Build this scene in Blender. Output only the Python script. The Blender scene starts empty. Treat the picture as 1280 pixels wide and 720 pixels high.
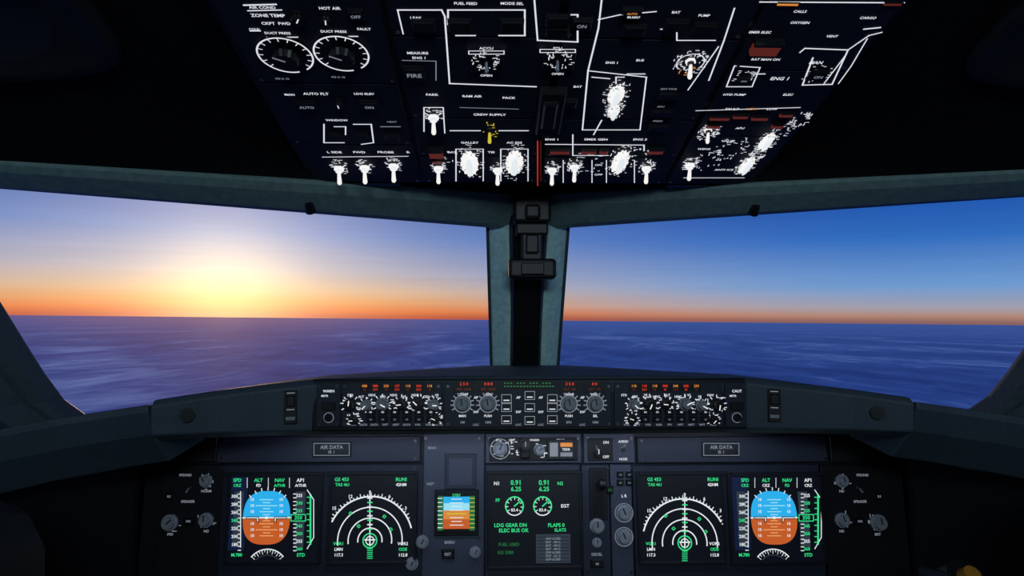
import bpy, math, random
from mathutils import Vector, Matrix, Euler
random.seed(11)
sc = bpy.context.scene
try:
    sc.view_settings.view_transform = 'Standard'
except Exception:
    pass
rad = math.radians
# ------------------------------------------------------------------ camera
FPX = 800.0
C = Vector((-0.075, 0.0, 1.30))
ROT = Euler((rad(92.7), 0, rad(-1.58)), 'XYZ')
RM = ROT.to_matrix()
RT, UP, FW = RM @ Vector((1, 0, 0)), RM @ Vector((0, 1, 0)), -(RM @ Vector((0, 0, 1)))
cd = bpy.data.cameras.new("camera"); cd.sensor_width = 36; cd.lens = 36 * FPX / 1280
cd.clip_start = 0.02; cd.clip_end = 1e6
cam = bpy.data.objects.new("camera", cd); sc.collection.objects.link(cam)
cam.location = C; cam.rotation_euler = ROT
sc.camera = cam

# ------------------------------------------------------------------ materials
def lin(c):
    r = []
    for v in c:
        v = v / 255.0
        r.append(v / 12.92 if v <= 0.04045 else ((v + 0.055) / 1.055) ** 2.4)
    return (*r, 1.0)
MATS = {}
def pbr(name, col, rough=0.5, metal=0.0, bump=0.0, scale=60, var=0.15, spec=0.5):
    m = bpy.data.materials.new(name); m.use_nodes = True
    nt = m.node_tree; N = nt.nodes; L = nt.links
    b = N["Principled BSDF"]
    b.inputs["Roughness"].default_value = rough
    b.inputs["Metallic"].default_value = metal
    b.inputs["Specular IOR Level"].default_value = spec
    tc = N.new("ShaderNodeTexCoord"); no = N.new("ShaderNodeTexNoise")
    no.inputs["Scale"].default_value = scale; no.inputs["Detail"].default_value = 3
    L.new(tc.outputs["Object"], no.inputs["Vector"])
    c = lin(col)
    rp = N.new("ShaderNodeValToRGB")
    rp.color_ramp.elements[0].position = 0.3; rp.color_ramp.elements[1].position = 0.7
    rp.color_ramp.elements[0].color = tuple(x * (1 - var) for x in c[:3]) + (1,)
    rp.color_ramp.elements[1].color = tuple(min(1, x * (1 + var)) for x in c[:3]) + (1,)
    L.new(no.outputs["Fac"], rp.inputs["Fac"]); L.new(rp.outputs["Color"], b.inputs["Base Color"])
    if bump:
        bp = N.new("ShaderNodeBump"); bp.inputs["Strength"].default_value = bump
        bp.inputs["Distance"].default_value = 0.001
        L.new(no.outputs["Fac"], bp.inputs["Height"]); L.new(bp.outputs["Normal"], b.inputs["Normal"])
    MATS[name] = m
    return m
def emi(name, col, strength=1.0):
    m = bpy.data.materials.new(name); m.use_nodes = True
    b = m.node_tree.nodes["Principled BSDF"]
    b.inputs["Base Color"].default_value = (0.01, 0.01, 0.01, 1)
    b.inputs["Roughness"].default_value = 0.4
    b.inputs["Emission Color"].default_value = lin(col)
    b.inputs["Emission Strength"].default_value = strength
    MATS[name] = m
    return m
pbr("panel_blue", (32, 39, 58), 0.55, bump=0.2, scale=300)
pbr("panel_over", (27, 33, 50), 0.6, bump=0.2, scale=300, spec=0.3)
pbr("panel_grey", (72, 78, 98), 0.5, bump=0.2, scale=300)
pbr("panel_mid", (48, 54, 72), 0.5, bump=0.2, scale=300)
pbr("panel_black", (16, 18, 24), 0.5)
pbr("bezel", (30, 33, 42), 0.4)
pbr("black", (8, 8, 10), 0.5)
pbr("knob_black", (22, 23, 27), 0.35)
pbr("knob_grey", (150, 155, 165), 0.4)
pbr("dark_trim", (26, 28, 32), 0.55, bump=0.3, scale=150)
pbr("pillar_grey", (70, 80, 88), 0.5, bump=0.2, scale=120)
pbr("ceiling_black", (8, 8, 10), 0.75, bump=0.3, scale=120, spec=0.2)
pbr("visor_grey", (21, 21, 25), 0.6, bump=0.3, scale=120, spec=0.4)
pbr("wall_dark", (14, 15, 19), 0.7, bump=0.3, scale=120, spec=0.3)
pbr("frame_green", (112, 138, 138), 0.5, bump=0.1, scale=80)
pbr("post_teal", (196, 236, 228), 0.45, bump=0.1, scale=80)
pbr("coaming", (60, 74, 86), 0.6, bump=0.4, scale=250)
pbr("ledge_window_light", (165, 190, 220), 0.5, bump=0.2, scale=120)
pbr("metal", (150, 150, 155), 0.3, metal=1.0)
pbr("yellow", (170, 115, 30), 0.5)
emi("lit_white", (228, 232, 240), 0.95)
emi("lit_bright", (240, 238, 236), 1.05)
emi("lit_soft", (140, 148, 162), 0.75)
emi("lit_red", (222, 52, 30), 0.9)
emi("lit_dred", (96, 36, 26), 0.8)
emi("lit_amber", (225, 140, 60), 0.9)
emi("lit_yellow", (215, 195, 60), 0.9)
emi("lit_green", (50, 228, 140), 0.95)
emi("lit_dgreen", (30, 110, 60), 0.9)
emi("scr_dark", (4, 6, 16), 1.0)
emi("scr_navy", (12, 24, 56), 1.0)
emi("scr_sky", (40, 170, 230), 1.05)
emi("scr_sky2", (150, 222, 242), 1.0)
emi("scr_brown", (188, 88, 36), 1.05)
emi("scr_brown2", (235, 160, 100), 1.0)
emi("scr_tape", (50, 60, 72), 0.8)
emi("scr_white", (228, 235, 238), 1.0)

# ------------------------------------------------------------------ text cache
_tc = {}
def text_mesh(s):
    if s in _tc: return _tc[s]
    cu = bpy.data.curves.new("t", 'FONT'); cu.body = s; cu.size = 1.0
    cu.resolution_u = 2; cu.align_x = 'CENTER'; cu.align_y = 'CENTER'; cu.offset = 0.02
    ob = bpy.data.objects.new("t", cu); sc.collection.objects.link(ob)
    dg = bpy.context.evaluated_depsgraph_get()
    me = ob.evaluated_get(dg).to_mesh()
    v = [(p.co.x, p.co.y) for p in me.vertices]; f = [tuple(p.vertices) for p in me.polygons]
    ob.evaluated_get(dg).to_mesh_clear()
    bpy.data.objects.remove(ob); bpy.data.curves.remove(cu)
    _tc[s] = (v, f); return _tc[s]

# ------------------------------------------------------------------ mesh builder
class MB:
    def __init__(s): s.v = []; s.f = []; s.m = []; s.sm = []; s.names = []
    def mi(s, n):
        if n not in s.names: s.names.append(n)
        return s.names.index(n)
    def add(s, vs, fs, mat, smooth=False):
        o = len(s.v); s.v += [Vector(p) for p in vs]; k = s.mi(mat)
        for f in fs:
            s.f.append(tuple(i + o for i in f)); s.m.append(k); s.sm.append(smooth)
    def loft(s, rings, mat, closed=True, caps=True, smooth=False):
        n = len(rings[0]); vs = [p for r in rings for p in r]; fs = []
        for i in range(len(rings) - 1):
            for j in range(n if closed else n - 1):
                a = i * n + j; b = i * n + (j + 1) % n
                fs.append((a, b, b + n, a + n))
        if caps and closed:
            fs.append(tuple(range(n))[::-1]); fs.append(tuple((len(rings) - 1) * n + j for j in range(n)))
        s.add(vs, fs, mat, smooth)
    def make(s, name, parent=None, bevel=0, seg=2, recalc=True):
        me = bpy.data.meshes.new(name)
        if s.v:
            lo = Vector((min(p[i] for p in s.v) for i in range(3))); hi = Vector((max(p[i] for p in s.v) for i in range(3)))
            c = (lo + hi) / 2
        else: c = Vector((0, 0, 0))
        me.from_pydata([tuple(p - c) for p in s.v], [], s.f)
        for n in s.names: me.materials.append(MATS[n])
        me.polygons.foreach_set("material_index", s.m)
        me.polygons.foreach_set("use_smooth", s.sm)
        me.update()
        if recalc and len(s.v) < 3000:
            import bmesh
            bm = bmesh.new(); bm.from_mesh(me); bmesh.ops.recalc_face_normals(bm, faces=bm.faces); bm.to_mesh(me); bm.free()
        ob = bpy.data.objects.new(name, me); sc.collection.objects.link(ob)
        ob.location = c
        if bevel:
            bv = ob.modifiers.new("bevel", 'BEVEL'); bv.width = bevel; bv.segments = seg; bv.limit_method = 'ANGLE'
            bv.angle_limit = rad(35)
        if parent:
            ob.parent = parent; ob.matrix_parent_inverse = parent.matrix_world.inverted()
        return ob

class Board:
    """A real panel plane (origin, across, up) carrying switches/labels in metres or image pixels."""
    def __init__(s, O, ex, ey, mb=None):
        s.O = Vector(O); s.ex = Vector(ex).normalized(); s.ey = Vector(ey).normalized()
        s.n = s.ex.cross(s.ey); s.mb = mb or MB(); s.ts = 1.0; s.lw = 1.0
    def w(s, u, v, h=0.0): return s.O + s.ex * u + s.ey * v + s.n * h
    def at(s, px, py):  # casts an image pixel through the camera onto this plane
        d = FW * FPX + RT * (px - 640) + UP * (360 - py)
        t = (s.O - C).dot(s.n) / d.dot(s.n)
        p = C + d * t - s.O
        return p.dot(s.ex), p.dot(s.ey), t
    # metric primitives
    def prism(s, pts, h0, h1, mat, ch=0.0):
        n = len(pts)
        cu = sum(p[0] for p in pts) / n; cv = sum(p[1] for p in pts) / n
        rings = [[s.w(u, v, h0) for u, v in pts]]
        if ch:
            rings.append([s.w(u, v, h1 - ch) for u, v in pts])
            q = []
            for u, v in pts:
                q.append((u - math.copysign(ch, u - cu) if abs(u - cu) > ch else u, v - math.copysign(ch, v - cv) if abs(v - cv) > ch else v))
            rings.append([s.w(u, v, h1) for u, v in q])
        else: rings.append([s.w(u, v, h1) for u, v in pts])
        s.mb.loft(rings, mat)
    def box(s, u0, v0, u1, v1, h0, h1, mat, ch=0.0):
        s.prism([(u0, v0), (u1, v0), (u1, v1), (u0, v1)], h0, h1, mat, ch)
    def flat(s, pts, h, mat): s.mb.add([s.w(u, v, h) for u, v in pts], [tuple(range(len(pts)))], mat)
    def cyl(s, u, v, r, h0, h1, mat, seg=20, r1=None, flute=0):
        r1 = r if r1 is None else r1
        def ring(rr, h):
            o = []
            for i in range(seg):
                a = 2 * math.pi * i / seg
                q = rr * (1 - flute * (i % 2))
                o.append(s.w(u + q * math.cos(a), v + q * math.sin(a), h))
            return o
        s.mb.loft([ring(r, h0), ring(r1, h1)], mat)
    def cone(s, a, b, r0, r1, mat, seg=10):
        A = s.w(*a); B = s.w(*b); d = (B - A).normalized()
        x = d.orthogonal().normalized(); y = d.cross(x)
        mk = lambda P, r: [P + x * r * math.cos(2 * math.pi * i / seg) + y * r * math.sin(2 * math.pi * i / seg) for i in range(seg)]
        s.mb.loft([mk(A, r0), mk(B, r1)], mat, smooth=False)
    def arc(s, u, v, r, wd, h, mat, a0=0, a1=360, seg=36):
        vs = []; fs = []
        for i in range(seg + 1):
            a = rad(a0 + (a1 - a0) * i / seg)
            for rr in (r - wd / 2, r + wd / 2): vs.append(s.w(u + rr * math.cos(a), v + rr * math.sin(a), h))
        for i in range(seg): fs.append((2 * i, 2 * i + 1, 2 * i + 3, 2 * i + 2))
        s.mb.add(vs, fs, mat)
    def seg(s, u0, v0, u1, v1, wd, h, mat):
        d = Vector((u1 - u0, v1 - v0)); 
        if d.length < 1e-6: return
        n = Vector((-d.y, d.x)).normalized() * wd / 2; e = d.normalized() * wd / 2
        s.mb.add([s.w(u0 + n.x - e.x, v0 + n.y - e.y, h), s.w(u0 - n.x - e.x, v0 - n.y - e.y, h), s.w(u1 - n.x + e.x, v1 - n.y + e.y, h), s.w(u1 + n.x + e.x, v1 + n.y + e.y, h)], [(0, 1, 2, 3)], mat)
    # features placed by image pixel coordinates, projected onto the panel plane
    def rect(s, x0, y0, x1, y1, h0, h1, mat, ch=0.0):
        u, v0, k = s.at((x0 + x1) / 2, y1); _, v1, k2 = s.at((x0 + x1) / 2, y0); k = (k + k2) / 2
        w = (x1 - x0) * k / 2
        s.box(u - w, v0, u + w, v1, h0, h1, mat, ch)
    def patch(s, x0, y0, x1, y1, h, mat):
        u, v0, k = s.at((x0 + x1) / 2, y1); _, v1, k2 = s.at((x0 + x1) / 2, y0); k = (k + k2) / 2
        w = (x1 - x0) * k / 2
        s.flat([(u - w, v0), (u + w, v0), (u + w, v1), (u - w, v1)], h, mat)
    def ln(s, pts, wpx, mat, h=0.0006):
        for (a, b), (c, d) in zip(pts[:-1], pts[1:]):
            u0, v0, k = s.at(a, b); u1, v1, _ = s.at(c, d); s.seg(u0, v0, u1, v1, wpx * k * s.lw, h, mat)
    def frame(s, x0, y0, x1, y1, wpx, mat, h=0.0006):
        s.ln([(x0, y0), (x1, y0), (x1, y1), (x0, y1), (x0, y0)], wpx, mat, h)
    def txt(s, px, py, t, hpx, mat="lit_white", h=0.0007, st=1.0):
        u, v, k = s.at(px, py); V, Fc = text_mesh(t); z = hpx * k * 1.35 * s.ts
        s.mb.add([s.w(u + a * z * st, v + b * z, h) for a, b in V], Fc, mat)
    def ring(s, px, py, r, wpx, mat, a0=0, a1=360, h=0.0007, seg=36):
        u, v, k = s.at(px, py); s.arc(u, v, r * k, wpx * k * s.lw, h, mat, a0, a1, seg)
    def disc(s, px, py, r, h0, h1, mat, seg=24):
        u, v, k = s.at(px, py); s.cyl(u, v, r * k, h0, h1, mat, seg)
    def knob(s, px, py, r, mat="knob_black", ang=90, ht=1.6, mark="lit_white", skirt=True, ticks=0, tm="lit_white"):
        u, v, k = s.at(px, py); R = r * k; H = R * ht
        if skirt: s.cyl(u, v, R, 0, H * 0.3, mat, 24)
        s.cyl(u, v, R * 0.78, H * 0.3 if skirt else 0, H, mat, 28, r1=R * 0.7, flute=0.07)
        s.cyl(u, v, R * 0.5, H, H * 1.04, mat, 16)
        a = rad(ang); s.seg(u, v, u + R * 0.66 * math.cos(a), v + R * 0.66 * math.sin(a), R * 0.16, H * 1.06, mark)
        for i in range(ticks):
            a = rad(-30 + 240 * i / max(1, ticks - 1))
            s.seg(u + R * 1.2 * math.cos(a), v + R * 1.2 * math.sin(a), u + R * 1.5 * math.cos(a), v + R * 1.5 * math.sin(a), R * 0.14, 0.0007, tm)
    def flecks(s, px, py, rx, ry, n, wpx=1.0, mat="lit_white", h=0.0009):
        """fine engraved legend marks around a control"""
        u, v, k = s.at(px, py); _, v2, _ = s.at(px, py - ry); R = rx * k; Rv = abs(v2 - v)
        for i in range(n):
            a = random.uniform(0, 6.28); q = random.uniform(0.35, 1.0) ** 0.7
            uu = u + R * q * math.cos(a); vv = v + Rv * q * math.sin(a); l = random.uniform(1, 3.5) * k
            if random.random() < 0.6: s.seg(uu, vv, uu + l, vv, wpx * k, h, mat)
            else: s.seg(uu, vv, uu, vv + l, wpx * k, h, mat)
    def toggle(s, px, py, r, mat="lit_bright", dirv=-1, base="metal", fl=0):
        u, v, k = s.at(px, py); R = r * k
        s.cyl(u, v, R * 0.75, 0, R * 0.35, base, 6)
        s.cyl(u, v, R * 0.5, R * 0.35, R * 0.7, "scr_white" if fl else "knob_black", 12)
        s.cone((u, v, R * 0.6), (u, v + dirv * R * 0.9, R * 2.0), R * 0.22, R * 0.34, mat)
        s.cone((u, v + dirv * R * 0.9, R * 2.0), (u, v + dirv * R * 1.0, R * 2.25), R * 0.34, R * 0.18, mat)
        if fl:
            s.seg(u - R * 1.1, v + R * 1.0, u - R * 0.35, v + R * 0.2, R * 0.2, 0.0009, "lit_white"); s.seg(u + R * 1.1, v + R * 1.0, u + R * 0.35, v + R * 0.2, R * 0.2, 0.0009, "lit_white")
            s.flecks(px, py - r * 0.2, r * 1.25, r * 1.15, fl)
    def guard(s, px, py, wpx, hpx, mat="lit_dred"):
        u, v, k = s.at(px, py); w = wpx * k / 2; q = hpx * k / 2
        s.box(u - w, v - q, u + w, v + q, 0, min(w, q) * 0.9, mat, min(w, q) * 0.15)
        s.box(u - w * 1.1, v + q * 0.75, u + w * 1.1, v + q * 1.1, 0, min(w, q) * 1.0, "knob_black")
    def korry(s, px, py, wpx, hpx, face="black", t=None, tm="lit_white", hh=0.006):
        u, v, k = s.at(px, py); w = wpx * k / 2; q = hpx * k / 2
        s.box(u - w, v - q, u + w, v + q, 0, hh * 0.6, "knob_black", 0.001)
        s.box(u - w * .82, v - q * .82, u + w * .82, v + q * .82, hh * 0.6, hh, face, 0.0006)
        if t:
            V, Fc = text_mesh(t); z = q * 0.8
            sx = min(1.0, w * 1.5 / (max(a for a, b in V) * 2 * z + 1e-6))
            s.mb.add([s.w(u + a * z * sx, v + b * z, hh + 0.0004) for a, b in V], Fc, tm)
    def screw(s, px, py, r=2.2):
        u, v, k = s.at(px, py); R = r * k
        s.cyl(u, v, R, 0, 0.0015, "metal", 10); s.seg(u - R * .6, v - R * .3, u + R * .6, v + R * .3, R * .3, 0.0017, "black")

WORDS = ["FUEL", "PUMP", "AUTO", "BLEED", "PACK", "VALVE", "OFF", "TEST", "CROSS", "ISOL", "HYD", "ENG 1", "ENG 2", "APU", "DUCT", "START", "WING", "ANTI ICE", "PROBE", "CABIN", "PRESS", "TEMP", "BAT", "BUS", "GEN", "STBY", "EXT PWR"]
def wd(): return random.choice(WORDS)

def empty(name, loc=(0, 0, 0)):
    e = bpy.data.objects.new(name, None); sc.collection.objects.link(e); e.location = loc
    bpy.context.view_layer.update(); return e

# ================================================================== OUTSIDE WORLD
ROLL = 0.0101
SUNAZ = rad(-22.6)
def build_world():
    w = bpy.data.worlds.new("dusk_sky"); sc.world = w; w.use_nodes = True
    nt = w.node_tree; N = nt.nodes; L = nt.links; N.clear()
    out = N.new("ShaderNodeOutputWorld"); bg = N.new("ShaderNodeBackground"); L.new(bg.outputs[0], out.inputs[0])
    tc = N.new("ShaderNodeTexCoord"); sp = N.new("ShaderNodeSeparateXYZ")
    nv = N.new("ShaderNodeVectorMath"); nv.operation = 'NORMALIZE'; L.new(tc.outputs["Generated"], nv.inputs[0])
    L.new(nv.outputs[0], sp.inputs[0])
    def M(op, a, b=None, c=None, clamp=False):
        n = N.new("ShaderNodeMath"); n.operation = op; n.use_clamp = clamp
        for i, x in enumerate((a, b, c)):
            if x is None: continue
            if isinstance(x, (int, float)): n.inputs[i].default_value = x
            else: L.new(x, n.inputs[i])
        return n.outputs[0]
    X, Y, Z = sp.outputs
    z = M('MULTIPLY_ADD', X, ROLL, Z)
    zf = M('DIVIDE', z, 0.4, clamp=True)
    sx, sy = math.sin(SUNAZ), math.cos(SUNAZ)
    d = M('ADD', M('MULTIPLY', X, sx), M('MULTIPLY', Y, sy))
    hl = M('SQRT', M('ADD', M('MULTIPLY', X, X), M('MULTIPLY', Y, Y)))
    a = M('DIVIDE', d, M('MAXIMUM', hl, 0.001))
    f = M('POWER', M('DIVIDE', M('SUBTRACT', a, 0.45), 0.55, clamp=True), 3.0)
    def ramp(stops):
        r = N.new("ShaderNodeValToRGB"); cr = r.color_ramp
        while len(cr.elements) < len(stops): cr.elements.new(0.5)
        for e, (p, c) in zip(cr.elements, stops): e.position = p; e.color = lin(c)
        L.new(zf, r.inputs[0]); return r.outputs[0]
    rs = ramp([(0.0, (206, 84, 36)), (0.022, (242, 122, 38)), (0.055, (240, 160, 78)), (0.10, (226, 184, 142)), (0.17, (186, 176, 184)), (0.30, (124, 146, 198)), (0.47, (66, 98, 172)), (0.75, (26, 50, 120)), (1.0, (14, 30, 80))])
    ra = ramp([(0.0, (140, 100, 98)), (0.02, (180, 136, 118)), (0.05, (164, 162, 176)), (0.12, (112, 156, 210)), (0.28, (50, 110, 192)), (0.47, (18, 68, 164)), (0.75, (10, 36, 100)), (1.0, (7, 20, 60))])
    mx = N.new("ShaderNodeMix"); mx.data_type = 'RGBA'
    L.new(f, mx.inputs[0]); L.new(ra, mx.inputs[6]); L.new(rs, mx.inputs[7])
    el = rad(1.8)
    dd = M('ADD', M('MULTIPLY', X, sx * math.cos(el)), M('ADD', M('MULTIPLY', Y, sy * math.cos(el)), M('MULTIPLY', z, math.sin(el))))
    dd = M('MAXIMUM', dd, 0.0)
    g1 = M('MULTIPLY', M('POWER', dd, 48), 0.40); g2 = M('MULTIPLY', M('POWER', dd, 260), 0.55)
    col = mx.outputs[2]
    for g, c in ((g1, (245, 218, 185)), (g2, (255, 225, 150))):
        m2 = N.new("ShaderNodeMix"); m2.data_type = 'RGBA'; m2.blend_type = 'ADD'; m2.clamp_factor = False
        L.new(g, m2.inputs[0]); L.new(col, m2.inputs[6]); m2.inputs[7].default_value = lin(c); col = m2.outputs[2]
    mp = N.new("ShaderNodeMapping"); mp.inputs["Scale"].default_value = (3, 3, 90); L.new(nv.outputs[0], mp.inputs[0])
    ns = N.new("ShaderNodeTexNoise"); ns.inputs["Scale"].default_value = 1.4; ns.inputs["Detail"].default_value = 4; L.new(mp.outputs[0], ns.inputs[0])
    k = M('MULTIPLY_ADD', ns.outputs["Fac"], 0.14, 0.93)
    m3 = N.new("ShaderNodeVectorMath"); m3.operation = 'SCALE'; L.new(col, m3.inputs[0]); L.new(k, m3.inputs["Scale"])
    L.new(m3.outputs[0], bg.inputs[0]); bg.inputs[1].default_value = 1.0
build_world()

def cloud_sea():
    m = bpy.data.materials.new("cloud_sea_mat"); m.use_nodes = True
    nt = m.node_tree; N = nt.nodes; L = nt.links; b = N["Principled BSDF"]
    def M(op, a, b_=None, c=None, clamp=False):
        n = N.new("ShaderNodeMath"); n.operation = op; n.use_clamp = clamp
        for i, x in enumerate((a, b_, c)):
            if x is None: continue
            if isinstance(x, (int, float)): n.inputs[i].default_value = x
            else: L.new(x, n.inputs[i])
        return n.outputs[0]
    tc = N.new("ShaderNodeTexCoord")
    def noise(sx, sy, det, dist, rough=0.55):
        mp = N.new("ShaderNodeMapping"); mp.inputs["Scale"].default_value = (1 / sx, 1 / sy, 1)
        L.new(tc.outputs["Object"], mp.inputs[0])
        n1 = N.new("ShaderNodeTexNoise"); n1.inputs["Scale"].default_value = 1; n1.inputs["Detail"].default_value = det; n1.inputs["Roughness"].default_value = rough; n1.inputs["Distortion"].default_value = dist
        L.new(mp.outputs[0], n1.inputs[0]); return n1.outputs["Fac"]
    nA = noise(1100, 2400, 6, 1.0, 0.6); nB = noise(5200, 12000, 4, 0.8)
    nf = M('MULTIPLY_ADD', nB, 0.55, M('MULTIPLY', nA, 0.45))
    b.inputs["Base Color"].default_value = lin((150, 172, 222))
    b.inputs["Roughness"].default_value = 0.8; b.inputs["Specular IOR Level"].default_value = 0.12
    bp = N.new("ShaderNodeBump"); bp.inputs["Strength"].default_value = 0.8; bp.inputs["Distance"].default_value = 260
    L.new(nf, bp.inputs["Height"]); L.new(bp.outputs["Normal"], b.inputs["Normal"])
    # emission colour painted in for light scattered inside the cloud tops and the haze layer over them (thicker with distance,
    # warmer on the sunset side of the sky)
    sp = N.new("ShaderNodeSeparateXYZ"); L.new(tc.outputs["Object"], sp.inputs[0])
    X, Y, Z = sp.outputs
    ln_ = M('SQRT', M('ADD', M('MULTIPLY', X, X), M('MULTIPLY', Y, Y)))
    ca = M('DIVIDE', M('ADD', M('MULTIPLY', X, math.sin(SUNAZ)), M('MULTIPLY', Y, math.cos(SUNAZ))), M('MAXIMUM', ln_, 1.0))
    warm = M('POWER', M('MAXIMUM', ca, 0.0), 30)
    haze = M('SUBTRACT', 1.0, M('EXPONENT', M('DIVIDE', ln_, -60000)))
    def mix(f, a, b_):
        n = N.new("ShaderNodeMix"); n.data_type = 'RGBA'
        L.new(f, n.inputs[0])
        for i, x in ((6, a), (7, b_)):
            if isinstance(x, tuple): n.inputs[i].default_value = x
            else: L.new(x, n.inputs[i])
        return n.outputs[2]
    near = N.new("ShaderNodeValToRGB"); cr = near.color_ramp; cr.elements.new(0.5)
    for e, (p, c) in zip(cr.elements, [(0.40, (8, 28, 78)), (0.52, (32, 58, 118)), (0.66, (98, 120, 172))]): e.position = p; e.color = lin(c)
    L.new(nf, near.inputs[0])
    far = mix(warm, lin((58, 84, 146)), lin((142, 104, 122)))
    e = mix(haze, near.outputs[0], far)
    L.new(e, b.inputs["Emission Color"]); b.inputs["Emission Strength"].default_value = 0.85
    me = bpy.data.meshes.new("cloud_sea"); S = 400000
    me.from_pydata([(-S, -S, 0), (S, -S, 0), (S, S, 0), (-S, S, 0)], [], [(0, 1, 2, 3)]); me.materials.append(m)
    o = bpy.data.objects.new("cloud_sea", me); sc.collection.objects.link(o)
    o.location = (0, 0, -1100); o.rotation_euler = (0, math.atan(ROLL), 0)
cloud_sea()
sl = bpy.data.lights.new("sun", 'SUN'); sl.energy = 0.25; sl.color = (1, 0.62, 0.35); sl.angle = rad(2)
so = bpy.data.objects.new("sun", sl); sc.collection.objects.link(so)
el = rad(3.0)
so.rotation_euler = Vector((math.sin(SUNAZ) * math.cos(el), math.cos(SUNAZ) * math.cos(el), math.sin(el))).to_track_quat('Z', 'Y').to_euler()

# ================================================================== HULL
def mir(p, s): return Vector((p[0] * s, p[1], p[2]))
WB_C, WT_C = (-0.06, 1.62, 1.15), (-0.06, 1.42, 1.50)
WB_O, WT_O = (-0.875, 1.20, 1.105), (-0.935, 0.94, 1.50)
SB, ST = (-1.04, 0.15, 1.10), (-1.04, 0.15, 1.52)

def ceil_z(x, y):
    d = max(0, abs(x) - 0.42)
    z = 1.577 + 0.26 * max(0, 1.17 - y) - 0.5 * d * d
    yf = 1.365 - 0.505 * abs(x); zf = 1.560 - 0.040 * abs(x)
    z0 = 1.577 + 0.26 * max(0, 1.17 - yf) - 0.5 * d * d
    return z - (z0 - zf) * math.exp(-max(0, yf - y) / (0.02 + 0.25 * d))
mb = MB(); nx, ny = 48, 60; vs = []; fs = []
for i in range(nx + 1):
    x = -1.06 + 2.12 * i / nx
    yf = 1.365 - 0.505 * abs(x)
    for j in range(ny + 1):
        y = yf + (-1.3 - yf) * (j / ny) ** 1.7
        vs.append((x, y, ceil_z(x, y)))
for i in range(nx):
    for j in range(ny):
        a = i * (ny + 1) + j; fs.append((a, a + 1, a + ny + 2, a + ny + 1))
mb.add(vs, fs, "ceiling_black", True)
o = mb.make("ceiling", recalc=False)

mb = MB(); FO = [(-1.06, -1.3), (1.06, -1.3), (1.06, 0.15), (0.97, 1.42), (0.06, 1.74), (-0.06, 1.74), (-0.97, 1.42), (-1.06, 0.15)]
mb.loft([[Vector((a, b_, -0.02)) for a, b_ in FO], [Vector((a, b_, 0)) for a, b_ in FO]], "wall_dark")
mb.make("floor")
mb = MB(); mb.add([(-1.06, -1.3, 0), (1.06, -1.3, 0), (1.06, -1.3, 2.25), (-1.06, -1.3, 2.25)], [(0, 1, 2, 3)], "wall_dark"); mb.make("wall_back")
for s, nm in ((1, "wall_left"), (-1, "wall_right")):
    mb = MB()
    mb.add([mir(p, s) for p in [(-0.97, 1.42, 0), (-1.06, 0.15, 0), (-1.06, -1.3, 0), (-0.97, 1.42, 1.00), (-1.06, 0.15, 1.10), (-1.06, -1.3, 1.10), (-1.06, 0.15, 1.50), (-1.06, -1.3, 1.50), (-0.95, 0.94, 1.50), (-1.06, 0.15, 2.0), (-1.06, -1.3, 2.2), (-0.95, 0.94, 1.75), (-0.89, 1.21, 1.09)]],
           [(0, 1, 4, 3), (1, 2, 5, 4), (4, 5, 7, 6), (6, 7, 10, 9), (8, 6, 9, 11), (3, 4, 12)], "wall_dark")
    mb.make(nm)
mb = MB()
mb.add([(-0.97, 1.42, 0), (-0.06, 1.74, 0), (0.06, 1.74, 0), (0.97, 1.42, 0), (-0.97, 1.42, 1.00), (-0.06, 1.74, 1.06), (0.06, 1.74, 1.06), (0.97, 1.42, 1.00), (-0.89, 1.21, 1.09), (-0.06, 1.64, 1.14), (0.06, 1.64, 1.14), (0.89, 1.21, 1.09)],
       [(0, 1, 5, 4), (1, 2, 6, 5), (2, 3, 7, 6), (4, 5, 9, 8), (5, 6, 10, 9), (6, 7, 11, 10)], "wall_dark")
mb.make("wall_front")

g = bpy.data.materials.new("windshield_glass"); g.use_nodes = True
nt = g.node_tree; N = nt.nodes; L = nt.links; N.clear()
out = N.new("ShaderNodeOutputMaterial"); mxs = N.new("ShaderNodeMixShader"); tr = N.new("ShaderNodeBsdfTransparent"); gl = N.new("ShaderNodeBsdfGlossy")
tr.inputs[0].default_value = (0.97, 0.985, 0.99, 1); gl.inputs["Roughness"].default_value = 0.02; mxs.inputs[0].default_value = 0.015
L.new(tr.outputs[0], mxs.inputs[1]); L.new(gl.outputs[0], mxs.inputs[2]); L.new(mxs.outputs[0], out.inputs[0]); MATS["glass"] = g
k = 0
for s in (1, -1):
    k += 1; mb = MB(); mb.add([mir(p, s) for p in (WB_C, WB_O, WT_O, WT_C)], [(0, 1, 2, 3)], "glass"); mb.make("window_%d" % k)
for s in (1, -1):
    k += 1; mb = MB(); mb.add([mir(p, s) for p in (WB_O, SB, ST, WT_O)], [(0, 1, 2, 3)], "glass"); mb.make("window_%d" % k)

# header beams, side pillars
tn = 0
for s in (1, -1):
    tn += 1; mb = MB(); rings = []
    for t in [i / 10 for i in range(11)]:
        lx, ly, lz = [a + (b - a) * t for a, b in zip((0.0, 1.445, 1.497), (-0.95, 0.95, 1.500))]
        ux, uy, uz = [a + (b - a) * t for a, b in zip((0.0, 1.355, 1.560), (-0.93, 0.885, 1.524))]
        L0 = Vector((lx, ly, lz)); U0 = Vector((ux, uy, uz))
        nrm = Vector((0.3, -0.6, -0.75)).normalized() * 0.007
        m1 = L0 * 0.8 + U0 * 0.2 + nrm; m2 = L0 * 0.25 + U0 * 0.75 + nrm
        B1 = U0 + Vector((0, 0.03, 0.03)); B2 = L0 + Vector((0, 0.03, 0.10))
        rings.append([mir(p, s) for p in [L0, m1, m2, U0, B1, B2]])
    mb.loft(rings, "frame_green"); mb.make("trim_%d" % tn, bevel=0.004)
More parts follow.
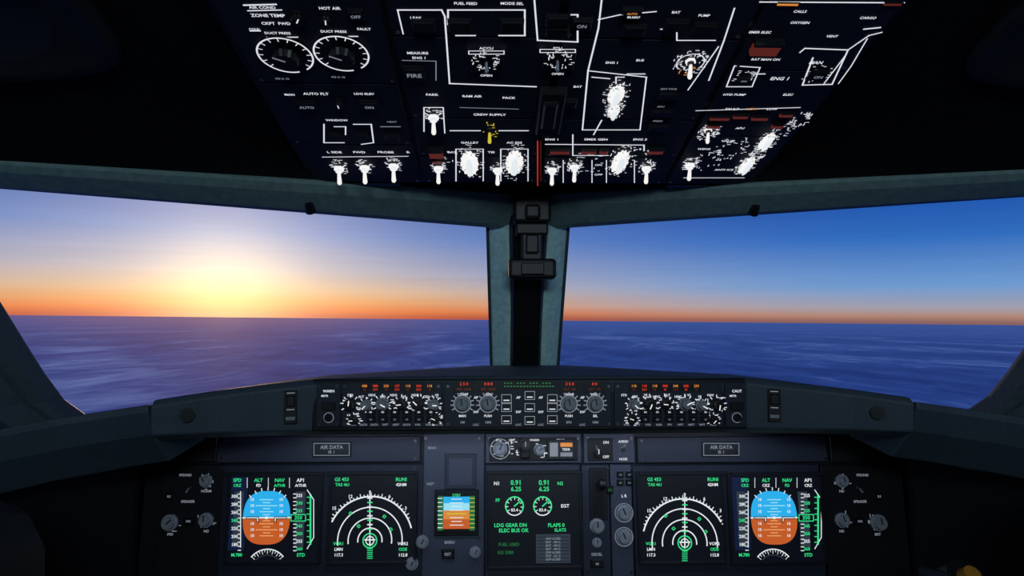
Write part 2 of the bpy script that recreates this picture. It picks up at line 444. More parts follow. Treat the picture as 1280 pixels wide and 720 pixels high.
for s in (1, -1):
    tn += 1; mb = MB(); rings = []
    for t in [i / 8 for i in range(9)]:
        c = Vector(WB_O) * (1 - t) + Vector(WT_O) * t
        # rounded corner: pillar flares inboard at its foot
        fl = 0.03 * math.exp(-t * 14)
        ax = Vector((-0.35, -0.94, 0)).normalized(); nn = Vector((0.94, -0.35, 0)).normalized()
        c = c + Vector((0.014 + fl, 0.006 + fl * .5, 0))
        r = [c + Vector((0.010, 0.012, 0)), c + nn * 0.022 + Vector((0.004, 0.0, 0)), c + ax * 0.035 + nn * 0.028, c + ax * 0.055 + nn * 0.022, c + ax * 0.06 + nn * 0.012, c + ax * 0.12 + nn * 0.008, c + ax * 0.13 - nn * 0.03, c - nn * 0.03]
        rings.append([mir(p, s) for p in r])
    foot = [p + Vector((0, 0, -0.09)) for p in rings[0]]
    mb.loft([foot] + rings, "pillar_grey"); mb.make("trim_%d" % tn, bevel=0.004)

# centre post
post = empty("center_post", (0, 1.5, 1.3))
mb = MB()
B0, T0 = Vector((0, 1.60, 1.10)), Vector((0, 1.385, 1.53))
def pring(c, hw, hc):
    return [c + Vector(v) for v in [(-hw, 0.035, 0.02), (-hw, 0.02, 0.01), (-hc, 0, 0), (hc, 0, 0), (hw, 0.02, 0.01), (hw, 0.035, 0.02), (hc, 0.07, 0.03), (-hc, 0.07, 0.03)]]
mb.loft([pring(B0, 0.078, 0.045), pring(T0, 0.089, 0.05)], "post_teal"); mb.make("post_frame", post, bevel=0.003)
for s in (1, -1):   # dark seals along the glass edges
    mb = MB()
    f = lambda c, w: [c + Vector((x * s, y, 0.01)) for x, y in ((w - 0.001, 0.034), (w + 0.006, 0.034), (w + 0.006, 0.018), (w - 0.001, 0.018))]
    mb.loft([f(B0, 0.078), f(T0, 0.089)], "coaming"); mb.make("glass_seal", post)
mb = MB()
def cring(c, hw): return [c + Vector(v) for v in [(-hw, 0.001, 0), (-hw * 0.8, -0.018, -0.008), (hw * 0.8, -0.018, -0.008), (hw, 0.001, 0)]]
mb.loft([cring(B0, 0.038), cring(B0 * .5 + T0 * .5, 0.038), cring(T0, 0.045)], "black"); mb.make("post_cover", post, bevel=0.003)

# standby compass hanging from header
comp = empty("magnetic_compass", (0.0, 1.33, 1.42))
def bx(mb, x0, x1, y0, y1, z0, z1, mat):
    mb.loft([[Vector(p) for p in [(x0, y0, z0), (x1, y0, z0), (x1, y1, z0), (x0, y1, z0)]], [Vector(p) for p in [(x0, y0, z1), (x1, y0, z1), (x1, y1, z1), (x0, y1, z1)]]], mat)
mb = MB(); bx(mb, -0.046, 0.054, 1.32, 1.37, 1.382, 1.424, "black"); mb.make("compass_housing", comp, bevel=0.008, seg=3)
mb = MB(); bx(mb, -0.020, 0.028, 1.314, 1.322, 1.390, 1.414, "panel_black"); mb.make("compass_window", comp, bevel=0.002)
mb = MB(); bx(mb, -0.018, 0.026, 1.335, 1.36, 1.42, 1.49, "black"); bx(mb, -0.03, 0.038, 1.33, 1.375, 1.475, 1.50, "black"); bx(mb, -0.010, 0.018, 1.325, 1.337, 1.435, 1.475, "panel_black"); mb.make("compass_bracket", comp, bevel=0.004)
mb = MB(); bx(mb, -0.035, 0.043, 1.32, 1.40, 1.50, 1.56, "black"); bx(mb, -0.012, 0.02, 1.305, 1.322, 1.505, 1.535, "panel_black"); mb.make("compass_mount", comp, bevel=0.006)

# sun visors stowed against the dark lining
def visor(s):
    p = empty("sun_visor", (-0.76 * s, 0.70, 1.6))
    mb = MB(); cx, cy = -0.72, 0.70
    def outline(a, b, dz):
        o = []
        for i in range(48):
            t = 2 * math.pi * i / 48; c_, s_ = math.cos(t), math.sin(t)
            u = math.copysign(abs(c_) ** 0.6, c_) * a; v = math.copysign(abs(s_) ** 0.6, s_) * b
            x = cx + u; y = cy + v + 0.35 * (u)
            o.append(mir((x, y, ceil_z(x, y) + dz), s))
        return o
    mb.loft([outline(0.17, 0.125, -0.002), outline(0.17, 0.125, -0.014), outline(0.163, 0.118, -0.020), outline(0.152, 0.107, -0.016), outline(0.14, 0.096, -0.008), outline(0.10, 0.06, -0.007)], "visor_grey", smooth=True)
    mb.make("visor_pad", p)
visor(1); visor(-1)

# ================================================================== GLARESHIELD
coam = empty("glareshield", (0, 1.2, 1.15))
st = [(0.0, 1.20, 1.192, 1.092, 1.565, 1.186), (0.10, 1.20, 1.192, 1.092, 1.55, 1.186), (0.25, 1.20, 1.191, 1.092, 1.475, 1.183), (0.402, 1.20, 1.187, 1.092, 1.40, 1.177),
      (0.49, 1.175, 1.179, 1.095, 1.355, 1.168), (0.57, 1.135, 1.172, 1.100, 1.315, 1.155), (0.645, 1.085, 1.163, 1.105, 1.275, 1.140)]
full = [(-a, *r) for a, *r in st[::-1]] + st[1:]
rings = []
for x, yf, zt, zb, yr, zr in full:
    rings.append([Vector((x, yf + 0.004, zb)), Vector((x, yf, zt - 0.010)), Vector((x, yf + 0.010, zt)), Vector((x, (yf + yr) / 2, (zt + zr) / 2 + 0.004)), Vector((x, yr, zr)), Vector((x, yr, zr - 0.03)), Vector((x, yf + 0.14, zb - 0.012)), Vector((x, yf + 0.03, zb - 0.012))])
mb = MB(); mb.loft(rings, "coaming"); mb.make("coaming_shell", coam, bevel=0.003)
for s in (1, -1):
    tn += 1; mb = MB(); rings = []
    for (xi, yi, zi, xo, yo, zo) in [(-0.648, 1.085, 1.157, -0.648, 1.30, 1.130), (-0.70, 1.075, 1.150, -0.72, 1.27, 1.125), (-0.775, 1.05, 1.140, -0.86, 1.19, 1.108), (-0.825, 1.00, 1.132, -0.905, 1.13, 1.105), (-0.86, 0.86, 1.125, -0.96, 0.90, 1.10), (-0.94, 0.3, 1.115, -1.04, 0.3, 1.10)]:
        I = Vector((xi, yi, zi)); O_ = Vector((xo, yo, zo))
        r = [I + Vector((0, 0, -0.012)), I, O_, O_ + Vector((0, 0, -0.07)), I + (O_ - I) * 0.35 + Vector((0, 0, -0.10)), I + (O_ - I) * 0.08 + Vector((0, 0, -0.05))]
        rings.append([mir(p, s) for p in r])
    mb.loft(rings, "coaming"); mb.make("trim_%d" % tn, bevel=0.003)
for s in (1, -1):
    a = Vector((-0.49 * s, 1.175, 1.137)); b_ = Vector((-0.645 * s, 1.085, 1.134))
    ex = (a - b_) if s == 1 else (b_ - a)
    B = Board(b_ if s == 1 else a, ex, (0, 0.02, 1))
    Ln = (a - b_).length
    c0 = 0.055 if s == 1 else Ln - 0.055
    B.cyl(c0, 0.0, 0.0115, -0.004, 0.004, "bezel", 24); B.cyl(c0, 0.0, 0.009, 0.004, 0.005, "black", 20)
    for i in range(5): B.seg(c0 - 0.007, -0.006 + i * 0.003, c0 + 0.007, -0.006 + i * 0.003, 0.0007, 0.0055, "bezel")
    B.mb.make("coaming_vent", coam)
    B = Board((-0.446 * s, 1.186, 1.138), Vector((0.088, 0.025 * s, 0)), (0, 0.0, 1))
    B.box(-0.011, -0.030, 0.011, 0.030, -0.01, 0.003, "black", 0.001)
    B.box(-0.008, 0.002, 0.008, 0.022, 0.003, 0.008, "knob_black", 0.002)
    B.seg(-0.006, -0.004, 0.006, -0.004, 0.0014, 0.0035, "lit_soft"); B.seg(-0.005, -0.02, 0.005, -0.02, 0.006, 0.0035, "knob_grey"); B.seg(-0.006, 0.026, 0.006, 0.026, 0.0014, 0.0035, "lit_soft")
    B.mb.make("chrono_switch", coam)

# ---------------- autopilot control panel on the glareshield face
B = Board((0, 1.196, 1.14), (1, 0, 0), (0, 0.04, 1))
def plate(x0, x1, m="panel_blue", y0=478, y1=534): 
    B.rect(x0, y0, x1, y1, -0.006, 0.0, m, 0.001)
B.rect(392, 474, 936, 538, -0.012, -0.004, "black", 0.002)
plate(395, 425); plate(427, 552); plate(555, 765); plate(768, 905); plate(907, 934)
for x in (399, 421, 431, 548, 560, 761, 772, 901, 911, 930):
    for y in (483, 530): B.screw(x, y, 1.8)
for cx in (411, 921):
    B.txt(cx, 489, "WARN" if cx < 600 else "CAUT", 3.4); B.txt(cx - 5, 495, "MSTR", 2.6); B.disc(cx, 522, 5, 0, 0.006, "knob_black"); B.ring(cx, 522, 6, 0.7, "lit_soft"); B.rect(cx - 8, 503, cx + 8, 513, 0, 0.004, "black", 0.0008)
for sgn, off in ((1, 430), (-1, 772)):
    for i in range(7):
        xx = off + 26 + i * 13.5 if sgn == 1 else off + 20 + i * 13
        B.rect(xx - 6, 480, xx + 6, 489, 0, 0.002, "black")
        B.txt(xx, 482.5, random.choice(["118", "250", "340", "088", "127"]), 3.2, "lit_red" if i % 2 else "lit_amber", 0.0026)
        B.txt(xx, 487, random.choice(["30", "29.9", "10", "45"]), 2.6, "lit_red" if i % 2 else "lit_dred", 0.0026)
    for i in range(9):
        xx = off + 8 + i * 13.5
        B.txt(xx, 494 + (i % 2) * 2, random.choice(["HDG", "SPD", "ALT", "VS", "NAV", "CRS", "STD", "HPA"]), 3.0, "lit_white")
        B.txt(xx + 3, 531, random.choice(["WPT", "ARPT", "NDB", "VOR", "DATA", "FPV"]), 2.6, "lit_soft")
    for i in range(6):
        xx = off + 34 + i * 15
        B.korry(xx, 515, 11, 7, "black", "FD", "lit_white", 0.005)
        B.korry(xx, 524, 11, 7, "black", "LS", "lit_soft", 0.005)
    ks = ((8, 506, 8), (12, 525, 6), (28, 507, 7), (48, 505, 8), (72, 505, 7), (92, 505, 8), (112, 506, 7), (114, 524, 6))
    for kx, ky, r in ks:
        kx2 = kx if sgn == 1 else 132 - kx
        B.knob(off + kx2, ky, r, "knob_grey" if kx in (48, 112, 28) else "knob_black", random.uniform(0, 360), 1.5, "lit_bright", ticks=7)
        B.flecks(off + kx2, ky, r * 1.6, r * 1.5, 10, 0.9)
for cx in (578, 610, 711, 744):
    B.knob(cx, 505, 9.5, "knob_grey", 100, 1.4, "black", ticks=11, tm="lit_soft"); B.ring(cx, 505, 10.5, 1, "lit_soft"); B.txt(cx, 520, random.choice(["PUSH", "SEL", "MAN", "CRS"]), 3.0)
    B.txt(cx, 528, random.choice(["100", "1000", "HDG", "SPD"]), 3.0, "lit_soft")
for (a, b_, t, m) in ((566, 594, "2 5 0", "lit_red"), (597, 624, "0 8 8", "lit_red"), (698, 726, "3 5 0", "lit_red"), (729, 757, "0 0", "lit_red")):
    B.rect(a, 477, b_, 490, 0, 0.002, "black"); B.txt((a + b_) / 2, 480, t, 3.8, m, 0.0026); B.txt((a + b_) / 2, 486.5, "SPD  HDG" if a < 640 else "ALT  V/S", 3.0, "lit_dred", 0.0026); B.txt((a + b_) / 2, 493, wd(), 2.8)
B.rect(627, 476, 694, 486, 0, 0.002, "black")
for i in range(16):
    if i % 4 != 3: B.patch(630 + i * 4, 478, 632.2 + i * 4, 479.6, 0.0026, "lit_dgreen")
    B.patch(630 + i * 4, 482, 632.4 + i * 4, 483.6, 0.0026, "lit_dgreen")
for cx, ys in ((633, (498, 509, 524)), (662, (494, 509, 525)), (690, (498, 509, 524))):
    for y in ys:
        B.korry(cx, y, 14, 12, "black", None); B.frame(cx - 6, y - 5, cx + 6, y + 5, 0.9, "lit_soft", 0.0066)
        B.ln([(cx - 3, y + 2), (cx + 3, y + 2)], 1.3, "lit_white", 0.0066)
for x in (595, 648, 676, 728):
    B.txt(x, 497, "AP", 3.2); B.txt(x, 515, "EXP", 2.8); B.txt(x, 531, "LOC", 2.8, "lit_soft")
B.mb.make("autopilot_control_panel")

# ================================================================== MAIN INSTRUMENT PANEL
T6 = rad(6)
MO = (0, 1.36, 1.0); MEY = (0, math.sin(T6), math.cos(T6))
B = Board(MO, (1, 0, 0), MEY)
B.box(-0.80, -0.38, 0.80, 0.085, -0.03, -0.012, "panel_black")     # carrier
def pl(x0, y0, x1, y1, m="panel_mid", h=0.0): B.rect(x0, y0, x1, y1, -0.013, h, m, 0.0015)
pl(272, 546, 524, 578, "panel_mid"); pl(797, 546, 1036, 578, "panel_mid")
pl(272, 581, 524, 760, "panel_blue"); pl(797, 581, 1036, 760, "panel_blue")
pl(190, 581, 269, 760, "panel_black"); pl(1039, 581, 1125, 760, "panel_black")
pl(190, 546, 269, 578, "panel_black"); pl(1039, 546, 1125, 578, "panel_black")
pl(527, 542, 604, 760, "panel_grey")
pl(607, 542, 727, 579, "panel_grey"); pl(607, 581, 727, 760, "panel_mid")
pl(730, 542, 794, 579, "panel_grey"); pl(730, 581, 765, 760, "panel_mid"); pl(767, 581, 794, 760, "panel_grey")
for (x, y) in [(277, 551), (519, 551), (277, 573), (519, 573), (802, 551), (1031, 551), (802, 573), (1031, 573), (532, 548), (599, 548), (532, 605), (599, 605), (532, 672), (599, 672), (612, 548), (722, 548), (735, 548), (789, 548), (735, 585), (760, 585), (789, 585), (789, 715), (735, 715), (196, 587), (263, 587), (1045, 587), (1118, 587), (277, 586), (519, 586), (802, 586), (1031, 586)]:
    B.screw(x, y, 1.7)
for cx in (415, 901):
    B.rect(cx - 24, 552, cx + 24, 571, 0, 0.003, "bezel", 0.0008); B.frame(cx - 22, 554, cx + 22, 569, 0.8, "lit_soft", 0.0034)
    B.txt(cx, 559, "AIR DATA", 4.6, "lit_soft", 0.0034); B.txt(cx, 565, "IR 1", 3.8, "lit_soft", 0.0034)
for sg in (0, 1):
    f = (lambda x: x) if sg == 0 else (lambda x: 1310 - x)
    for kx, ky, r in ((258, 601, 8), (258, 650, 9), (213, 653, 10)):
        B.knob(f(kx), ky, r, "knob_grey", random.uniform(40, 140), 1.0, "black")
        B.flecks(f(kx), ky, r * 1.3, r * 1.3, 8, 0.9, "lit_soft"); B.txt(f(kx), ky + r + 5, random.choice(["NORM", "BRT", "PFD", "ND", "STBY"]), 3.2, "lit_soft")
    B.txt(f(232), 594, "PFD/ND", 3.2, "lit_soft"); B.txt(f(235), 627, "SPEAKER", 3.2, "lit_soft")
    B.toggle(f(237), 610, 4, "knob_grey"); B.korry(f(237), 651, 12, 9, "black", "ON", "lit_soft"); B.korry(f(213), 620, 12, 9, "black", "ILS", "lit_soft")
B.rect(556, 567, 595, 611, 0, 0.004, "panel_mid", 0.001); B.rect(561, 573, 590, 606, 0.004, 0.005, "panel_grey")
for y in (571, 607):
    for x in (559, 592): B.screw(x, y, 1.4)
B.txt(540, 560, "MAN", 3.4, "lit_soft"); B.txt(538, 605, "INST", 3.4, "lit_soft")
for kx, ky, r in ((528, 677, 8), (515, 704, 8), (594, 690, 7)):
    B.knob(kx, ky, r, "knob_grey", 60, 1.3, "black")
B.korry(560, 692, 16, 12, "bezel", "RST", "lit_soft"); B.txt(562, 678, "BARO", 3.6, "lit_soft")
B.rect(612, 547, 722, 576, 0, 0.003, "black", 0.001)
B.knob(625, 561, 9, "knob_grey", 70, 0.8, "black"); B.ring(625, 561, 12, 1.2, "lit_soft", 0, 360, 0.0036); B.flecks(625, 561, 13, 13, 12, 0.9, h=0.0036)
B.knob(656, 556, 8, "knob_black", 90, 2.4, "lit_soft"); B.rect(650, 560, 662, 572, 0.003, 0.016, "knob_black", 0.002)
B.knob(674, 562, 7, "knob_grey", 30, 1.2, "black"); B.flecks(674, 562, 11, 11, 12, 0.9, h=0.0036); B.flecks(642, 560, 6, 12, 10, 0.9, h=0.0036)
B.rect(684, 549, 718, 574, 0.003, 0.008, "bezel", 0.001); B.rect(687, 553, 697, 570, 0.008, 0.010, "lit_soft"); B.patch(700, 553, 715, 558, 0.0086, "lit_amber"); B.patch(700, 565, 715, 570, 0.0086, "lit_soft"); B.txt(707, 561.5, "TERR", 3.2, "lit_white", 0.0088)
for x, t in ((622, "ET"), (640, "GMT"), (668, "WARN"), (700, "GPWS")): B.txt(x, 550, t, 2.8, "lit_white", 0.0036)
B.rect(735, 548, 766, 576, 0, 0.003, "black", 0.001); B.knob(747, 566, 7, "knob_black", 90, 1.4); B.toggle(745, 557, 4, "knob_grey"); B.txt(757, 553, "ON", 3.4, "lit_white", 0.0036); B.txt(757, 571, "OFF", 3.4, "lit_white", 0.0036)
B.toggle(779, 561, 5.5, "knob_grey", 1); B.txt(779, 552, "A/SKID", 3.0); B.txt(779, 574, "NOSE", 3.0)
B.rect(737, 585, 760, 650, 0, 0.002, "bezel", 0.001); B.rect(741, 588, 755, 646, 0.002, 0.0025, "black")
B.korry(762, 612, 9, 9, "black", "DN", "lit_dgreen")
for y, r in ((641, 10), (671, 10)):
    B.knob(780, y, r, "knob_grey", 110, 0.9, "black"); B.ring(780, y, r * 1.12, 0.8, "lit_soft")
B.knob(746, 657, 9, "knob_grey", 90, 1.0, "black"); B.knob(746, 678, 6, "knob_grey", 90, 1.0, "black"); B.txt(746, 693, "DECEL", 3.4, "lit_soft"); B.txt(780, 620, "L R", 3.6, "lit_white"); B.korry(746, 704, 16, 10, "bezel", "HI", "lit_soft")
for x in (775, 786):
    for y in (593, 603): B.korry(x, y, 8, 7, "black", "LO", "lit_soft")
B.mb.make("main_instrument_panel")

gl_ = empty("landing_gear_lever", tuple(B.w(*B.at(748, 600)[:2], 0.02)))
G = Board(MO, (1, 0, 0), MEY); u, v, kk = G.at(748, 604)
G.cone((u, v, 0.0), (u, v + 0.004, 0.045), 0.004, 0.0035, "knob_black"); G.mb.make("lever_arm", gl_)
G = Board(MO, (1, 0, 0), MEY)
G.mb.loft([[G.w(u + x0, v + 0.004 + 0.011 * math.cos(a), 0.045 + 0.011 * math.sin(a)) for a in [2 * math.pi * i / 24 for i in range(24)]] for x0 in (-0.006, 0.006)], "knob_black"); G.mb.make("lever_wheel", gl_, bevel=0.0015)

# ---------------- display units
def bezel(name, x0, y0, x1, y1):
    D = Board(MO, (1, 0, 0), MEY); D.lw = 1.3
    D.rect(x0 - 3, y0 - 4, x1 + 3, y1 + 4, 0.0003, 0.004, "bezel", 0.001)
    for (a, b_, c, d) in ((x0 - 3, y0 - 4, x1 + 3, y0), (x0 - 3, y1, x1 + 3, y1 + 4), (x0 - 3, y0, x0, y1), (x1, y0, x1 + 3, y1)):
        D.rect(a, b_, c, d, 0.004, 0.008, "bezel", 0.0006)
    D.patch(x0, y0, x1, y1, 0.0045, "scr_dark")
    return D
H1 = 0.0050; H2 = 0.0054; H3 = 0.0058; H4 = 0.0062
def pfd(x0, y0, x1, y1):
    D = bezel("pfd", x0, y0, x1, y1); W = x1 - x0; cx = x0 + 0.445 * W; cy = (y0 + y1) / 2 - 1
    D.patch(x0 + 2, y0 + 2, x0 + 22, y1 - 14, H1 - 0.0002, "scr_navy")
    u, v, k = D.at(cx, cy); a, b_ = 29 * k, 32 * k
    pts = []
    for i in range(49):
        t = math.pi * i / 48; c_, s_ = math.cos(t), math.sin(t)
        pts.append((math.copysign(abs(c_) ** 0.72, c_) * a, abs(s_) ** 0.8 * b_))
    D.flat([(u + p, v + q) for p, q in pts], H1, "scr_sky"); D.flat([(u - p, v - q) for p, q in pts], H1, "scr_brown")
    D.seg(u - a, v, u + a, v, 1.4 * k, H2, "scr_white")
    for i in (-3, -2, -1, 1, 2, 3):
        for q, wq in ((i * 7.5, 13 if i % 2 == 0 else 8), (i * 7.5 - 3.7 * (1 if i > 0 else -1), 4)):
            D.ln([(cx - wq, cy - q), (cx + wq, cy - q)], 0.9, "scr_sky2" if i > 0 else "scr_brown2", H2)
        D.txt(cx - 18, cy - i * 7.5, "10", 3.6, "scr_white", H2); D.txt(cx + 18, cy - i * 7.5, "10", 3.6, "scr_white", H2)
    for sg in (-1, 1):
        D.ln([(cx + sg * 24, cy), (cx + sg * 11, cy), (cx + sg * 11, cy + 4)], 2.4, "scr_dark", H3); D.ln([(cx + sg * 24, cy), (cx + sg * 11, cy), (cx + sg * 11, cy + 4)], 0.9, "scr_white", H4)
    D.patch(cx - 1.6, cy - 1.6, cx + 1.6, cy + 1.6, H4, "scr_white")
    for i in range(-3, 4):
        an = rad(90 + i * 14); D.seg(u + a * 1.06 * math.cos(an), v + b_ * 1.04 * math.sin(an), u + a * 1.16 * math.cos(an), v + b_ * 1.13 * math.sin(an), 1.1 * k, H2, "scr_white")
    D.patch(x0 + 7, y0 + 20, x0 + 18, y1 - 18, H1, "scr_tape"); D.ln([(x0 + 18, y0 + 20), (x0 + 18, y1 - 18)], 0.8, "scr_white", H2)
    for i in range(15): D.ln([(x0 + 15, y0 + 23 + i * 5), (x0 + 18, y0 + 23 + i * 5)], 0.8, "scr_white", H2)
    for i in range(7): D.txt(x0 + 10.5, y0 + 26 + i * 10, str(300 - i * 20), 4.0, "lit_green" if i == 3 else "scr_white", H2)
    D.patch(x1 - 29, y0 + 20, x1 - 17, y1 - 18, H1, "scr_tape")
    for i in range(16): D.ln([(x1 - 29, y0 + 23 + i * 4.7), (x1 - 26, y0 + 23 + i * 4.7)], 0.8, "scr_white", H2)
    for i in range(8): D.txt(x1 - 22, y0 + 25 + i * 9.5, str(325 + i * 5), 4.0, "lit_green" if i % 3 else "scr_white", H2)
    D.rect(x1 - 32, cy - 4, x1 - 14, cy + 4, H2, H3, "scr_dark"); D.frame(x1 - 32, cy - 4, x1 - 14, cy + 4, 0.8, "lit_green", H4); D.txt(x1 - 23, cy, "350", 4.8, "lit_green", H4)
    D.ln([(x1 - 8, y0 + 24), (x1 - 8, y1 - 22)], 1.6, "lit_green", H2); D.ln([(x1 - 12, y0 + 18), (x1 - 4, y0 + 30), (x1 - 4, y1 - 30), (x1 - 12, y1 - 16)], 0.8, "scr_white", H2)
    for i in range(9): D.ln([(x1 - 12, y0 + 27 + i * 7), (x1 - 9, y0 + 27 + i * 7)], 0.8, "lit_green", H2)
    for i, (t, m) in enumerate((("SPD", "lit_green"), ("ALT", "lit_green"), ("NAV", "lit_green"), ("AP1", "scr_white"))):
        D.txt(x0 + 14 + i * W / 4.3, y0 + 6, t, 4.4, m, H2); D.txt(x0 + 14 + i * W / 4.3, y0 + 12.5, random.choice(["CRZ", "FD", "A/THR"]), 3.6, "scr_white" if i % 2 else "lit_green", H2)
    for i in (1, 2, 3): D.ln([(x0 + i * W / 4.3, y0 + 3), (x0 + i * W / 4.3, y0 + 15)], 0.5, "scr_white", H2)
    D.ring(cx, y1 + 12, 26, 1.0, "scr_white", 40, 140, H2); D.ring(cx, y1 + 12, 19, 0.8, "scr_tape", 45, 135, H2)
    for i in range(13):
        an = rad(42 + i * 8); uu, vv, k = D.at(cx, y1 + 12); D.seg(uu + 26 * k * math.cos(an), vv + 26 * k * math.sin(an), uu + (23 if i % 2 else 21) * k * math.cos(an), vv + (23 if i % 2 else 21) * k * math.sin(an), 0.7 * k, H2, "scr_white")
    D.txt(x0 + 13, y1 - 8, "M.780", 4.0, "lit_green", H2); D.txt(x1 - 20, y1 - 8, "STD", 4.2, "lit_green", H2)
    D.mb.make("primary_flight_display")
def nd(x0, y0, x1, y1, cx, cy, radii):
    D = bezel("nd", x0, y0, x1, y1)
    for i, r in enumerate(radii):
        a0, a1 = (-8, 188)
        if r > (x1 - cx - 2): a0 = math.degrees(math.acos((x1 - cx - 3) / r)); a1 = 180 - math.degrees(math.acos((cx - x0 - 3) / r)) if r > cx - x0 - 3 else 180
        D.ring(cx, cy, r, 1.4 if i == 0 else 1.1, "scr_white", a0, a1, H2, 60)
    u, v, k = D.at(cx, cy)
    for i in range(31):
        an = rad(20 + i * 140 / 30); r0 = radii[0] * k; r1 = r0 + (4.0 if i % 3 == 0 else 2.2) * k
        if abs(math.cos(an)) * r1 / k < cx - x0 - 2: D.seg(u + r0 * math.cos(an), v + r0 * math.sin(an), u + r1 * math.cos(an), v + r1 * math.sin(an), 1.0 * k, H2, "scr_white")
    for i in range(-2, 3):
        an = rad(90 + i * 24); D.txt(cx + (radii[0] + 7) * math.cos(an), cy - (radii[0] + 7) * math.sin(an), str(9 + i * 3), 4.2, "scr_white", H2)
    yy = cy - radii[0]
    D.ln([(cx, yy - 6), (cx, cy - 8)], 1.0, "scr_white", H2)
    i = 0
    while yy < cy - 12:
        D.ln([(cx - 2.5, yy), (cx + 2.5, yy)], 1.2, "lit_green" if i % 2 else "scr_white", H3); yy += 5.5; i += 1
    D.ring(cx, cy, 8.5, 1.1, "lit_green", 0, 360, H3); D.ring(cx, cy, 5, 0.9, "scr_white", 0, 360, H3); D.ln([(cx - 6, cy - 1), (cx + 6, cy - 1)], 1.2, "scr_white", H3); D.ln([(cx, cy - 6), (cx, cy + 6)], 1.2, "scr_white", H3); D.ln([(cx - 3, cy + 5), (cx + 3, cy + 5)], 1.1, "lit_green", H3)
    for i in range(6): D.ln([(cx - 3, cy + 10 + i * 2.4), (cx + 3, cy + 10 + i * 2.4)], 0.7, "lit_green", H3)
    for i, (dx, dy) in enumerate(((-24, -34), (18, -30), (-14, -18), (26, -14))):
        X, Y = cx + dx, cy + dy; D.ln([(X, Y - 2), (X + 2, Y), (X, Y + 2), (X - 2, Y), (X, Y - 2)], 0.7, "lit_green", H3)
    D.txt(x0 + 16, y0 + 6, "GS 453", 4.4, "lit_green", H2); D.txt(x0 + 17, y0 + 12.5, "TAS 461", 3.8, "lit_green", H2); D.txt(x1 - 15, y0 + 6, "RUNI", 4.4, "lit_green", H2); D.txt(x1 - 15, y0 + 12.5, "42NM", 3.8, "scr_white", H2)
    for i in range(3): D.txt(x0 + 12, y1 - 22 + i * 7, ["VOR1", "LMN", "117.3"][i], 3.8, "scr_white" if i else "lit_green", H2); D.txt(x1 - 13, y1 - 22 + i * 7, ["VOR2", "ODE", "112.8"][i], 3.8, "lit_green" if i == 1 else "scr_white", H2)
    D.mb.make("navigation_display")
pfd(284, 594, 397, 701); nd(412, 593, 517, 701, 463, 675, (53, 40, 27, 15))
nd(801, 593, 905, 701, 855, 678, (53, 41, 28, 15)); pfd(916, 594, 1029, 701)
D = bezel("eicas", 612, 592, 725, 707)
for cx in (643, 678):
    D.ring(cx, 632, 11, 1.3, "lit_green", -40, 220, H2); D.ring(cx, 632, 11, 1.0, "scr_white", 220, 320, H2); D.ln([(cx, 632), (cx + 7, 626)], 1.2, "lit_green", H3); D.txt(cx, 637, "83.4", 3.8, "scr_white", H3)
    for i in range(9):
        an = rad(-40 + i * 32); u, v, k = D.at(cx, 632); D.seg(u + 8 * k * math.cos(an), v + 8 * k * math.sin(an), u + 11 * k * math.cos(an), v + 11 * k * math.sin(an), 0.9 * k, H2, "scr_white")
    D.txt(cx + 2, 603, "0.91", 6, "lit_green", H2); D.txt(cx + 2, 611, "6.25", 5.6, "lit_green", H2)
D.txt(621, 604, "N1", 4.4, "scr_white", H2); D.txt(700, 604, "N2", 4.2, "lit_green", H2); D.txt(706, 632, "EGT", 4.2, "scr_white", H2); D.txt(622, 625, "FF", 4.2, "lit_green", H2)
for i in range(2): D.txt(638 + (i == 1) * 4, 656 + i * 6.5, ["LDG GEAR DN", "ELEC BUS OK"][i], 4.6, "lit_green", H2)
D.txt(695, 656, "FLAPS 0", 4.6, "lit_green", H2); D.txt(700, 662, "SLATS", 4, "lit_green", H2)
D.rect(670, 667, 713, 703, 0.0046, H1, "scr_tape")
for i in range(8): D.ln([(672, 670.6 + i * 4.3), (711, 670.6 + i * 4.3)], 0.5, "scr_dark", H2)
for i in range(7): D.txt(691, 672.6 + i * 4.3, random.choice(["FOB 12480", "TAT  -21 C", "SAT  -44 C", "GW 61200", "23 H 56", "CRS 088 20"]), 3.0, "lit_soft", H2)
D.txt(636, 680, "FUEL USED", 4.0, "lit_dgreen", H2); D.txt(632, 690, "KG 3380", 4.0, "lit_dgreen", H2)
D.mb.make("engine_display")
D = Board(MO, (1, 0, 0), MEY)
D.rect(543, 612, 598, 669, 0.0003, 0.006, "bezel", 0.002)
D.rect(547, 616, 594, 665, 0.006, 0.008, "panel_black", 0.001)
Hs = 0.0084
D.patch(552, 620, 590, 641, Hs, "scr_sky"); D.patch(552, 641, 590, 660, Hs, "scr_brown"); D.patch(555, 637, 587, 648, Hs + 0.0003, "lit_amber"); D.patch(555, 628, 587, 637, Hs + 0.0003, "scr_sky2")
D.patch(547.5, 619, 554, 662, Hs + 0.0003, "lit_dgreen"); D.patch(587, 619, 593.5, 662, Hs + 0.0003, "lit_dgreen")
for i in range(8):
    D.ln([(548, 622 + i * 5.2), (553, 622 + i * 5.2)], 1, "scr_white", Hs + 0.0007); D.ln([(588, 622 + i * 5.2), (593, 622 + i * 5.2)], 1, "lit_yellow", Hs + 0.0007)
    if i != 4: D.ln([(565 - (i % 2) * 2, 623 + i * 4.6), (577 + (i % 2) * 2, 623 + i * 4.6)], 0.9, "scr_white", Hs + 0.0007)
D.ln([(560, 641), (582, 641)], 1.6, "lit_yellow", Hs + 0.001); D.txt(571, 618.5, "STBY", 3.4, "lit_green", Hs + 0.0007)
D.mb.make("standby_attitude_indicator")

